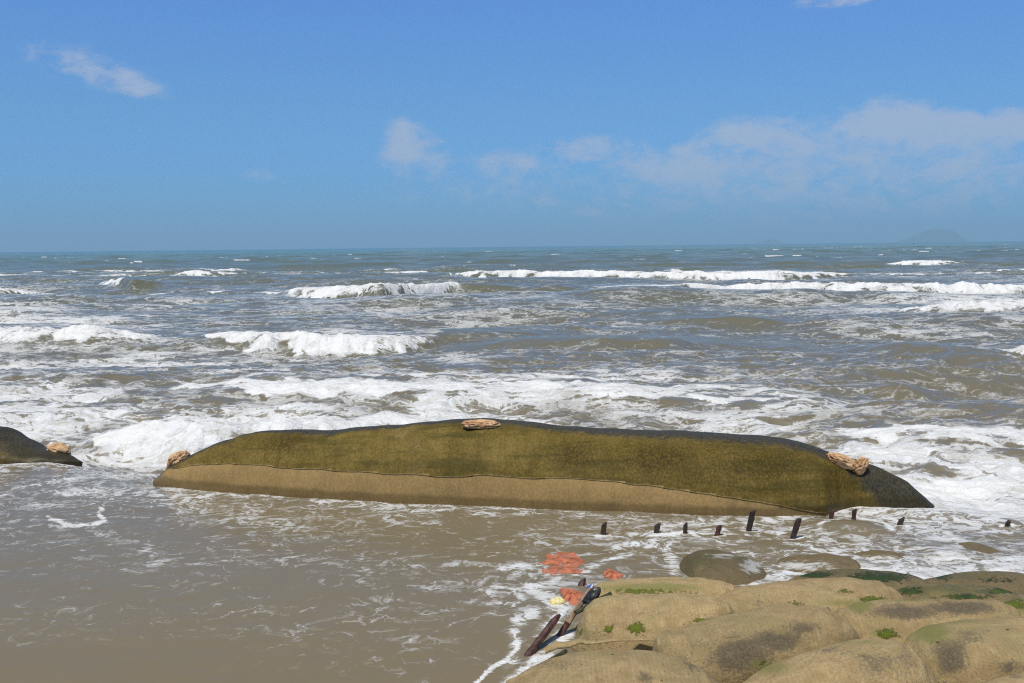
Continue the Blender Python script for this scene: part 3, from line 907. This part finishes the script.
# split at the seam: front lower panel / rest
fr_idx = np.arange(nt)
iseam = np.zeros(ns, int)
half = nt // 4
for i in range(ns):
    best = 0
    for j in range(0, half):
        if P[i, j, 2] >= 0 and qy[i, j] >= sy[i, j]: best = j
    iseam[i] = best
iseam = np.round(np.convolve(np.pad(iseam, 10, 'edge'), np.ones(21) / 21, 'valid')).astype(int)
F = grid_faces(ns, nt, True)
fi = F[:, 0] // nt; fj = F[:, 0] % nt
low = ((fj < iseam[fi]) | (fj > nt * .75))


def sub(name, mask, mat, off, extra):
    f = F[mask]; us, inv = np.unique(f, return_inverse=True)
    v = P.reshape(-1, 3)[us].copy()
    return mesh_np(name, v - np.array([0, 16.4, 0]), inv.reshape(-1, 4), mat, tube, attrs={k: a.reshape(-1)[us] for k, a in extra.items()})


zz = np.zeros((ns, nt))
sub("lower_panel", low, M_LOW, 0, {'top': sstep(qx, 812, 862), 'wet': wet, 'deep': zz, 'algae': np.clip(.24 * sstep(qx, 660, 800) + .42 * np.exp(-np.clip(qy - sy, 0, None) / 5.0), 0, 1)})
sub("algae_covered_panel", ~low, M_UP, 0, {'top': tp, 'wet': wet, 'algae': alg, 'deep': deep})
sm = P[np.arange(ns), iseam] + nrm * .012 + np.array([0, 0, .006]) - np.array([0, 16.4, 0])
okm = (iseam > 0) & (P[np.arange(ns), iseam, 2] > .02)
sm = sm[okm]
if len(sm) > 10:
    for k in range(3): sm[1:-1] = (sm[:-2] + sm[1:-1] * 2 + sm[2:]) / 4
    strip_object("seam", sm, .0055, M_SEAM, tube, k=5, flat=.5)


def surf_at(px, py):
    d = (qx - px) ** 2 + (qy - py) ** 2 + (np.sin(th)[None] < 0) * 1e6 + (np.cos(th)[None] < -.45) * 1e6
    i, j = np.unravel_index(d.argmin(), d.shape)
    return P[i, j]


tb = np.array([0, 16.4, 0])
for (px, py, size, rot, sd) in [(482, 426, (.24, .10, .07), (0, .05, .1), 1), (842, 463, (.24, .10, .08), (.2, .40, .1), 2), (176, 452, (.17, .10, .11), (.1, -.35, .2), 3)]:
    c = surf_at(px, py) + np.array([0, -.02, .03]) - tb
    sl = crumple("filling_sleeve", c, size, rot, M_CLOTH, tube, sd, .42, 6.5, 70)
    if sd == 2:
        crumple("sleeve_end", surf_at(860, 468) + np.array([0, -.05, .05]) - tb - c * 0, (.09, .07, .15), (.3, .35, .2), M_CLOTH, sl, 8, .45, 7, 50)
    if sd == 3:
        crumple("sleeve_end", surf_at(169, 456) + np.array([-.02, -.05, .03]) - tb, (.05, .05, .14), (.2, .3, .2), M_CLOTH, sl, 9, .45, 7, 40)

# ---------------------------------------------------------------- second tube at the left edge
TOP2 = [(-200, 420), (-60, 424), (0, 425.5), (8, 428), (16, 434), (26, 439), (33, 441), (42, 446.5), (56, 450), (66, 453), (76, 457)]
tube2 = thing("geotextile_tube", "dark wet end of a geotextile tube entering at the left edge", "geotextile tube", (-10.5, 19.2, 0))
P2, s2, th2, ax2, ws2, n2_, h2 = loft(TOP2, (-18, 20.6, 0), tuple(on_z(78, 459) + np.array([0, .2, 0])), 1.3, -.10, .9, ns=160, nt=90, p=2.2, endp=3.0,
                                    front_px=[(-300, 462), (0, 463), (30, 461), (60, 459), (90, 457)], seed=8, bumpy=.05)
b2 = np.array([-10.5, 19.2, 0])
q2x, q2y = proj(P2)
t2a = np.clip(1.0 - P2[..., 2] * 0 - (q2y - q2y.min(1, keepdims=True)) / 30, 0, 1)
mesh_np("tube_skin", P2 - b2, grid_faces(*P2.shape[:2], True), M_UP, tube2, attrs={'top': np.maximum(t2a, .45), 'wet': np.clip(1 - P2[..., 2] / .25, 0, 1), 'algae': np.full(P2.shape[:2], .8)})


def surf2(px, py):
    d = (q2x - px) ** 2 + (q2y - py) ** 2 + (np.sin(th2)[None] < 0) * 1e6
    i, j = np.unravel_index(d.argmin(), d.shape)
    return P2[i, j]


crumple("filling_sleeve", surf2(62, 447) + np.array([0, -.03, .04]) - b2, (.20, .12, .12), (.1, .35, .1), M_CLOTH, tube2, 5, .42, 6, 60)

# ---------------------------------------------------------------- sandbags
BAGG = "sandbags piled at the water's edge"


def spots(px, py, lst, base=0.0):
    a = np.full(px.shape, base)
    for (x, y, rx, ryy, v) in lst:
        a = np.maximum(a, min(v * 1.3, 1.15) * np.exp(-((px - x) / rx) ** 2 - ((py - y) / ryy) ** 2))
    return a


def bag(label, top, y, w, zmid, hbot=.28, stain=(), moss=(), green=(), wet=0.0, p=2.35, endp=2.5, thick=.52, seed=0, yaw=0.0, bumpy=.022, sb=0.0, gb=0.0, froth=(), seam_at=None):
    x0, x1 = top[0][0], top[-1][0]
    if y < 11.2:
        y *= 1.13
        xs = np.linspace(x0 * .65 + x1 * .35, x0 * .35 + x1 * .65, 9)
        zmid = float(on_y(xs, pl(top, xs), y)[:, 2].mean()) - thick
        hbot = .40
        w *= .80
    else:
        zmid -= .16
    a = on_y(x0, top[0][1], y - yaw); b = on_y(x1, top[-1][1], y + yaw)
    a[2] = b[2] = 0
    zm = [zmid, zmid] if np.isscalar(zmid) else zmid
    Pb, s, th, ax, ws, nr_, h = loft(top, a, b, w, zm, hbot, ns=110, nt=84, p=p, endp=endp, seed=seed, bumpy=bumpy)
    # fabric wrinkles near the ends
    wr = fbm3(Pb * np.array([1.0, 3.0, 1.0]), 4.0, 3, seed + 50)
    e = np.exp(-np.minimum(s, 1 - s) / .12)[:, None]
    Pb = Pb + np.stack([0 * wr, 0 * wr, wr * .08 * e], -1)
    dn = fbm3(Pb, 5.0, 3, seed + 70)
    Pb = Pb + np.stack([0 * dn, -.03 * dn, .045 * dn], -1)
    sd = np.exp(-((s - .90 + .03 * math.sin(seed)) / .012) ** 2)[:, None] + np.exp(-((s - .085) / .012) ** 2)[:, None]
    Pb[..., 2] += .016 * sd * np.sin(th)[None].clip(0, 1)
    bx_, by_ = proj(Pb)
    at = {'froth': spots(bx_, by_, froth), 'stain': spots(bx_, by_, stain, sb), 'moss': spots(bx_, by_, moss), 'green': spots(bx_, by_, green, gb), 'wet': np.full(bx_.shape, wet) if np.isscalar(wet) else bx_ * 0 + 1}
    base = Pb.reshape(-1, 3).mean(0); base[2] = Pb[..., 2].min()
    o = mesh_np("sandbag", Pb - base, grid_faces(*Pb.shape[:2], True), M_BAG, attrs=at)
    o.location = base
    if seam_at is not None:
        i = int(np.searchsorted(s, seam_at)); j = np.where(np.sin(th) > -.05)[0]
        j = j[np.argsort(th[j])]
        q = Pb[i, j] + np.stack([0 * j, 0 * j - .001, 0 * j + .001], -1)
        q[:, 0] += .05 * np.sin(np.linspace(0, 3, len(j)) + seed)
        strip_object("seam", q - base, .0055, M_BAG, o, k=5)
    tag(o, label, "sandbag", BAGG)
    return o, Pb


bag("tan sandbag at the very front left of the pile, half out of frame",
    [(488, 700), (505, 684), (525, 671), (548, 660), (580, 653), (610, 651), (650, 652), (680, 659), (705, 671), (722, 688), (735, 700)], 6.25, .62, 1.12, .3,
    stain=[(555, 664, 30, 6, .40), (645, 678, 10, 6, .6), (690, 665, 30, 10, .35)], green=[(600, 654, 60, 6, .4)], seed=1)
bag("grey mottled sandbag at the front between its left and right neighbours",
    [(728, 700), (742, 682), (765, 667), (800, 654), (840, 643), (870, 640), (893, 641), (908, 648), (918, 658), (930, 676), (940, 700)], 6.6, .60, 1.08, .3,
    stain=[(880, 665, 40, 16, .50), (840, 650, 40, 8, .35), (905, 660, 16, 20, .5)], green=[(770, 668, 30, 10, .6), (860, 643, 40, 4, .5)], seed=2)
bag("large tan sandbag in the right front corner with a dark stain on its left shoulder",
    [(896, 668), (902, 648), (912, 636), (930, 626), (960, 619), (1000, 616), (1040, 616), (1100, 622), (1140, 640), (1150, 660)], 7.0, .66, 1.02, .35,
    stain=[(950, 655, 20, 20, .85), (968, 636, 22, 10, .45), (1010, 668, 40, 8, .55)], green=[(930, 632, 24, 12, .85), (960, 621, 40, 5, .5)], seed=3)
bag("small tan sandbag showing at the bottom right corner below the stained one",
    [(968, 700), (982, 684), (1000, 678), (1030, 673), (1070, 672), (1110, 690)], 6.1, .42, 1.02, .3, stain=[(1015, 676, 12, 3, .5)], seed=4)
bag("sandbag with a broad dark grey lichen stain across its front, centre of the pile",
    [(650, 655), (654, 640), (662, 632), (690, 625), (720, 617), (750, 609), (780, 604.5), (805, 604), (825, 606), (838, 613), (848, 624), (862, 640)], 7.6, .60, .86, .4,
    stain=[(740, 655, 34, 20, .95), (775, 640, 30, 12, .80), (800, 628, 22, 8, .65), (700, 648, 20, 10, .4)], green=[(760, 664, 14, 6, .8)],
    moss=[(766, 662, 10, 4, .5)], seed=5, seam_at=0.84)
b_torn, P_t = bag("tan sandbag with two bright green moss spots, beside the driftwood",
    [(571, 650), (574, 638), (578, 623), (585, 608), (594, 599.5), (610, 595), (650, 593.5), (690, 593), (710, 595), (725, 601), (735, 611), (742, 622)], 8.4, .58, .80, .35,
    moss=[(637, 628, 9, 7, 1.05), (609, 629, 5, 4, .9), (579, 632, 5, 4, .55), (704, 621, 14, 3, .9), (730, 616, 6, 3, .8)], stain=[(640, 614, 60, 4, .3)], green=[(580, 632, 16, 6, .4), (660, 632, 60, 6, .3)], seed=6)
bag("tan sandbag lying behind the one with the moss spots",
    [(584, 606), (590, 592), (600, 582.5), (620, 579), (660, 577.5), (700, 578), (722, 581), (738, 588), (752, 600)], 9.5, .60, .62, .35,
    moss=[(640, 592, 40, 4, .62), (670, 593, 30, 3, .6)], green=[(650, 588, 70, 6, .7), (700, 582, 30, 5, .3)], seed=7)
bag("smooth tan sandbag with pebbles on top, back of the pile",
    [(712, 602), (722, 594), (740, 587), (770, 582), (810, 578.5), (850, 578), (875, 581), (892, 588), (902, 598), (908, 606)], 9.2, .66, .64, .35,
    moss=[(872, 599, 14, 3, .85), (845, 591, 12, 3, .55), (798, 603, 10, 3, .6)], stain=[(765, 604, 30, 5, .35)], green=[(850, 603, 40, 5, .5)], seed=8, seam_at=0.92)
bag("flat brown stained sandbag with one lime green patch, right of the pebbled one",
    [(826, 622), (838, 610), (855, 603), (880, 600), (920, 599.5), (965, 599.5), (995, 602), (1012, 608), (1024, 618)], 8.3, .62, .82, .35,
    stain=[(905, 612, 40, 8, .85), (960, 608, 40, 8, .90), (880, 612, 24, 7, .6)], moss=[(888, 634, 10, 5, 1.0)], green=[(860, 606, 16, 8, .8), (920, 600, 60, 3, .5), (885, 632, 18, 6, .7)], seed=9)
bag("low sandbag coated in dark green algae behind the pebbled one",
    [(785, 584), (798, 577), (815, 571.5), (840, 569), (870, 568.5), (895, 571), (915, 576), (932, 582), (945, 590)], 9.85, .55, .44, .4,
    wet=.85, moss=[(880, 577, 40, 6, .75), (815, 575, 20, 4, .8)], green=[(860, 572, 80, 8, .6)], gb=.3, seed=10)
bag("greyish sandbag with tufts of green weed behind the brown stained one",
    [(880, 604), (892, 592), (910, 586), (935, 583.5), (965, 583.5), (990, 586), (1008, 591), (1022, 598), (1030, 606)], 9.3, .60, .60, .35,
    wet=.6, gb=.35, moss=[(910, 591, 14, 4, .9), (965, 597, 28, 3, .8), (1002, 591, 18, 4, .8)], green=[(950, 590, 80, 10, .7)], sb=.15, seed=11)
bag("dark wet sandbag at the far right of the pile with weed on its back",
    [(905, 590), (924, 580), (945, 574), (970, 571.5), (1000, 571), (1020, 573), (1034, 580), (1060, 588)], 9.85, .55, .42, .4,
    wet=.85, moss=[(940, 576, 16, 5, .6), (1000, 580, 30, 5, .45)], green=[(970, 576, 60, 8, .5)], seed=12)
bag("bright mossy sandbag end at the right edge of the pile",
    [(994, 616), (1004, 604), (1018, 598), (1040, 595), (1070, 594), (1090, 604)], 8.7, .5, .70, .35, moss=[(1012, 604, 18, 6, .8)], green=[(1015, 605, 30, 10, .9)], seed=13)
bag("wet brown sandbag awash beside the row of stakes",
    [(674, 578), (679, 566), (686, 555.5), (697, 550.5), (712, 549.5), (730, 552), (748, 559), (762, 567), (776, 579)], 11.8, .62, .12, .4, wet=.68, green=[(700, 560, 30, 14, .6)], froth=[(724, 556, 34, 5, .42), (752, 566, 18, 12, .5)], seed=14, p=2.2, endp=2.6)
bag("wet sandbag awash just right of the first one by the stakes",
    [(752, 576), (762, 566), (776, 559), (800, 555), (825, 553), (845, 556), (858, 562), (866, 570)], 12.0, .55, .05, .4, wet=.8, froth=[(800, 566, 60, 9, .45), (790, 554, 40, 5, .35)], seed=15, p=2.2, endp=2.4)
bag("nearly submerged brown sandbag in the swash right of the awash pair",
    [(846, 560), (856, 553), (872, 549.5), (890, 551), (905, 556), (912, 561)], 12.4, .35, -.04, .3, wet=.9, froth=[(880, 558, 40, 5, .45)], seed=16, p=2.2, endp=2.4)
bag("dark rounded sandbag standing out of the white foam at the right",
    [(944, 557), (949, 549), (957, 544.5), (972, 543), (988, 546), (1000, 551), (1008, 557)], 12.75, .40, -.02, .35, wet=1.0, froth=[(975, 558, 40, 4, .5)], seed=17, p=2.2, endp=2.4)
bag("black wet sandbag at the right edge in the swash",
    [(1008, 594), (1014, 589), (1024, 587), (1045, 587), (1060, 594)], 10.6, .35, .05, .3, wet=1.0, seed=18, p=2.2, endp=2.4)

# torn seam flap along the foot of the mossy bag
fl = []
for x, y in [(545, 651), (556, 645), (566, 645), (580, 641), (588, 642.5), (600, 642), (612, 640), (640, 639.5), (656, 640)]:
    fl.append(on_y(x, y, 8.95 + .06 * math.sin(x * .1)))
fl = np.array(fl)
flap = strip_object("seam_flap", fl - np.array(b_torn.location), .06, M_BAG, b_torn, k=8, flat=.35, taper=[.9, 1.2, 1.0, .8, .7, .6, .5, .45, .3])


# ---------------------------------------------------------------- stakes in the water
def stake(name, bot, top, r, mat, label, cat, group=None, seed=0, under=.35, sq=5, dark=None):
    bot = np.array(bot, float); top = np.array(top, float)
    d = (top - bot); L = np.linalg.norm(d); d /= L
    st = bot - d * under
    n = 14
    t = np.linspace(0, 1, n)
    pts = st[None] + (top - st)[None] * t[:, None]
    rr = np.random.RandomState(seed)
    pts[1:-1] += rr.normal(0, r * .035, (n - 2, 3))
    o = strip_object(name, pts, r, mat, None, k=7, flat=.8, taper=1 + rr.normal(0, .07, n))
    me = o.data
    # chipped, slanted head
    for v in me.vertices:
        if v.index >= (n - 1) * 7 and v.index != n * 7:
            v.co.z += (v.co.x - top[0]) * .6 + rr.normal(0, r * .15)
    for pz in me.polygons: pz.use_smooth = False
    rebase(o, tuple(bot))
    tag(o, label, cat, group)
    return o


SG = "dark stakes standing in the wash"
st = [((603, 535), (604, 524), 3.1, "short dark stake furthest left of the row in the wash"),
      ((656, 534), (657.5, 524.5), 3.0, "stubby dark stake second from the left of the row in the wash"),
      ((685, 535), (685.5, 523.5), 2.3, "thin upright dark stake beside the foam patch, third from the left"),
      ((716.5, 538), (719.5, 526), 2.7, "leaning reddish stake just above the first awash sandbag"),
      ((748.5, 532), (753, 511.5), 3.0, "tallest dark stake of the row, leaning right against the tan tube panel"),
      ((792.5, 539), (799, 519), 3.0, "long dark stake leaning right just above the second awash sandbag"),
      ((830.5, 521), (832.5, 510.5), 2.2, "small reddish stake touching the foot of the long tube"),
      ((853.5, 521), (854.5, 509.5), 2.3, "small reddish stake in the curling wash at the tube's right end"),
      ((899.5, 525), (902.5, 518.5), 2.8, "low stump of a stake below the tip of the long tube"),
      ((1007, 526), (1009, 521), 2.4, "tiny black stump of a stake alone in foam at the right edge")]
for i, (b, t, wpx, lab) in enumerate(st):
    B = on_z(b[0], b[1])
    T = on_y(t[0], t[1], B[1] - .02)
    stake("stake", B, T, wpx * B[1] / FPX, M_RUST if 'reddish' in lab else M_WOOD, lab, "stake", SG, 60 + i)

# ---------------------------------------------------------------- driftwood and litter at the foot of the bags
B = on_z(524, 661); T = on_y(558, 616, B[1] + .45)
stake("driftwood_post", B, T, .040, M_RUST, "long reddish brown post slanting out of the foam, nearest the water", "post", None, 90, .3)
B = on_z(555, 642); T = on_y(591, 588, B[1] + .15)
o = stake("driftwood_plank", B, T, .034, M_PLANK, "slanting pale weathered plank with a dark wet foot, against the sandbag", "plank", None, 91, .3)
d = T - B
pts = np.array([B + d * t for t in (-.05, .0, .1, .2, .30, .36)])
strip_object("wet_foot", pts - np.array(o.location),   .038, M_RUST, o, k=7, flat=.8)
B = on_y(577, 600, 11.2); T = on_y(583, 580, 11.35)
stake("driftwood_post", B, T, .042, M_RUST, "short dark post sticking up behind the pale plank", "post", None, 92, .6)
B = on_y(570, 638, 9.95); T = on_y(581, 620, 10.05)
stake("stick", B, T, .022, M_PLANK, "thin grey stick tucked between the pale plank and the sandbag", "stick", None, 93, .2)
B = on_y(598, 600.5, 9.9); T = on_y(611, 593.5, 10.0)
stake("stick", B, T, .028, M_MOSSY, "stub of a mossy dark stick lying on the sandbag's left shoulder", "stick", None, 94, .3)
B = on_y(554, 658, 8.8); T = on_y(566, 651, 8.9)
stake("stick", B, T, .022, M_MOSSY, "small green stick end poking out under the torn seam", "stick", None, 95, .15)
# crumpled black plastic with a blue and white scrap
blk = crumple("plastic_scrap", on_y(591.5, 597, 9.9), (.10, .07, .05), (.1, -.75, .2), M_BLACK, None, 21, .30, 5, 48)
blk = rebase(blk, on_y(591, 602, 9.9)); tag(blk, "crumpled black plastic scrap wedged on the sandbag's left end", "plastic scrap")
bl = crumple("bottle_label", on_y(590, 588.5, 10.2), (.032, .025, .04), (.2, .5, .1), M_BLUE, None, 22, .25, 5, 30)
bl = rebase(bl, on_y(590, 590, 10.2)); tag(bl, "small bright blue plastic scrap above the black plastic", "plastic scrap")
crumple("white_strip", on_y(589.5, 591, 10.15) - np.array(bl.location), (.012, .012, .07), (0, .5, .1), M_WHITE, bl, 23, .15, 4, 20)
yl = crumple("foam_chunk", on_z(557.5, 603.5, .06), (.075, .06, .06), (.1, .2, .4), M_YELLOW, None, 24, .35, 5, 44)
yl = rebase(yl, on_z(557.5, 606, .0)); tag(yl, "pale yellow foam chunk floating in white froth by the posts", "foam chunk")


def net(label, px, py, sx, sy_, seed, lift):
    c = on_z(px, py)
    c[2] = sea_h(c[0], c[1])
    n = 90
    u = np.linspace(-1, 1, n)
    a, b = np.meshgrid(u, u, indexing='ij')
    r = np.hypot(a, b); ang = np.arctan2(b, a)
    k = 1 / np.maximum(np.maximum(np.abs(a), np.abs(b)) / np.maximum(r, 1e-6), 1e-6)
    a, b = a / np.where(r > 0, k, 1), b / np.where(r > 0, k, 1)
    rim = 1 + .5 * fbm2(np.cos(ang) * 1.6 + seed, np.sin(ang) * 1.6, 3, seed) * 2
    x = c[0] + a * sx * rim; y = c[1] + b * sy_ * rim
    rr = np.hypot(a, b)
    z = c[2] + lift * (1.2 - rr ** 2) +   .075 * fbm2(x * 5, y * 3.8, 4, seed + 3) - .004
    top = np.stack([x, y, z], -1); bot = np.stack([x, y, z - .03], -1)
    V = np.concatenate([top.reshape(-1, 3), bot.reshape(-1, 3)])
    Ft = grid_faces(n, n); Fb = Ft[:, ::-1] + n * n
    ring = list(range(0, n)) + [i * n + n - 1 for i in range(1, n)] + [(n - 1) * n + j for j in range(n - 2, -1, -1)] + [i * n for i in range(n - 2, 0, -1)]
    Fs = [(ring[i], ring[i] + n * n, ring[(i + 1) % len(ring)] + n * n, ring[(i + 1) % len(ring)]) for i in range(len(ring))]
    o = mesh_np("orange_net", V - c, np.vstack([Ft, Fb, np.array(Fs)]), M_ORANGE)
    o.location = c
    tag(o, label, "net")
    return o


net("large orange net bag drifting awash beyond the posts", 564, 567, .27, .48, 31, .022)
net("bright orange net scrap between the two slanting posts", 572, 603, .12, .28, 32, .06)
net("sliver of orange net at the back edge of the left sandbags", 613, 580, .14, .20, 33, .03)

# ---------------------------------------------------------------- islands on the horizon


def island(name, label, px, wpx, hpx, dist, seed):
    c = on_y(px, 243, dist)
    wm = wpx * dist / FPX / 2; hm = hpx * dist / FPX
    n = 80
    u = np.linspace(-1.6, 1.6, n); a, b = np.meshgrid(u, u, indexing='ij')
    rr = np.hypot(a, b)
    prof = np.clip(1 - rr / 1.5, 0, 1) ** 1.2 * 1.0 + .45 * np.exp(-((a - .7) / .5) ** 2 - (b / .5) ** 2) * (rr < 1.5)
    z = hm * (prof * 1.0 + .35 * fbm2(a * 2, b * 2, 4, seed) * np.clip(1.5 - rr, 0, 1)) - 3
    o = mesh_np(name, np.stack([a * wm, b * wm, z], -1), grid_faces(n, n), M_ISLE)
    o.location = (c[0], dist, 0)
    o['kind'] = 'structure'
    return o


island("island", "", 932, 50, 13, 26000, 3)
island("island", "", 769, 20, 4.5, 27000, 5)

# ---------------------------------------------------------------- sea air
m, N, out = new_mat("sea_air")
pv = N.n('ShaderNodeVolumePrincipled')
pv.inputs['Color'].default_value = (0.50, 0.81, 1.0, 1)
pv.inputs['Density'].default_value = 0.75e-4
N.link(pv.outputs[0], out.inputs['Volume'])
x0, x1, y0, y1, z0, z1 = -44000, 44000, -600, 41000, -4.5, 560
hv = [(x, y, z) for x in (x0, x1) for y in (y0, y1) for z in (z0, z1)]
hf = [(0, 1, 3, 2), (4, 6, 7, 5), (0, 4, 5, 1), (2, 3, 7, 6), (0, 2, 6, 4), (1, 5, 7, 3)]
hz = mesh_np("haze", hv, hf, m, smooth=False)
hz['kind'] = 'stuff'
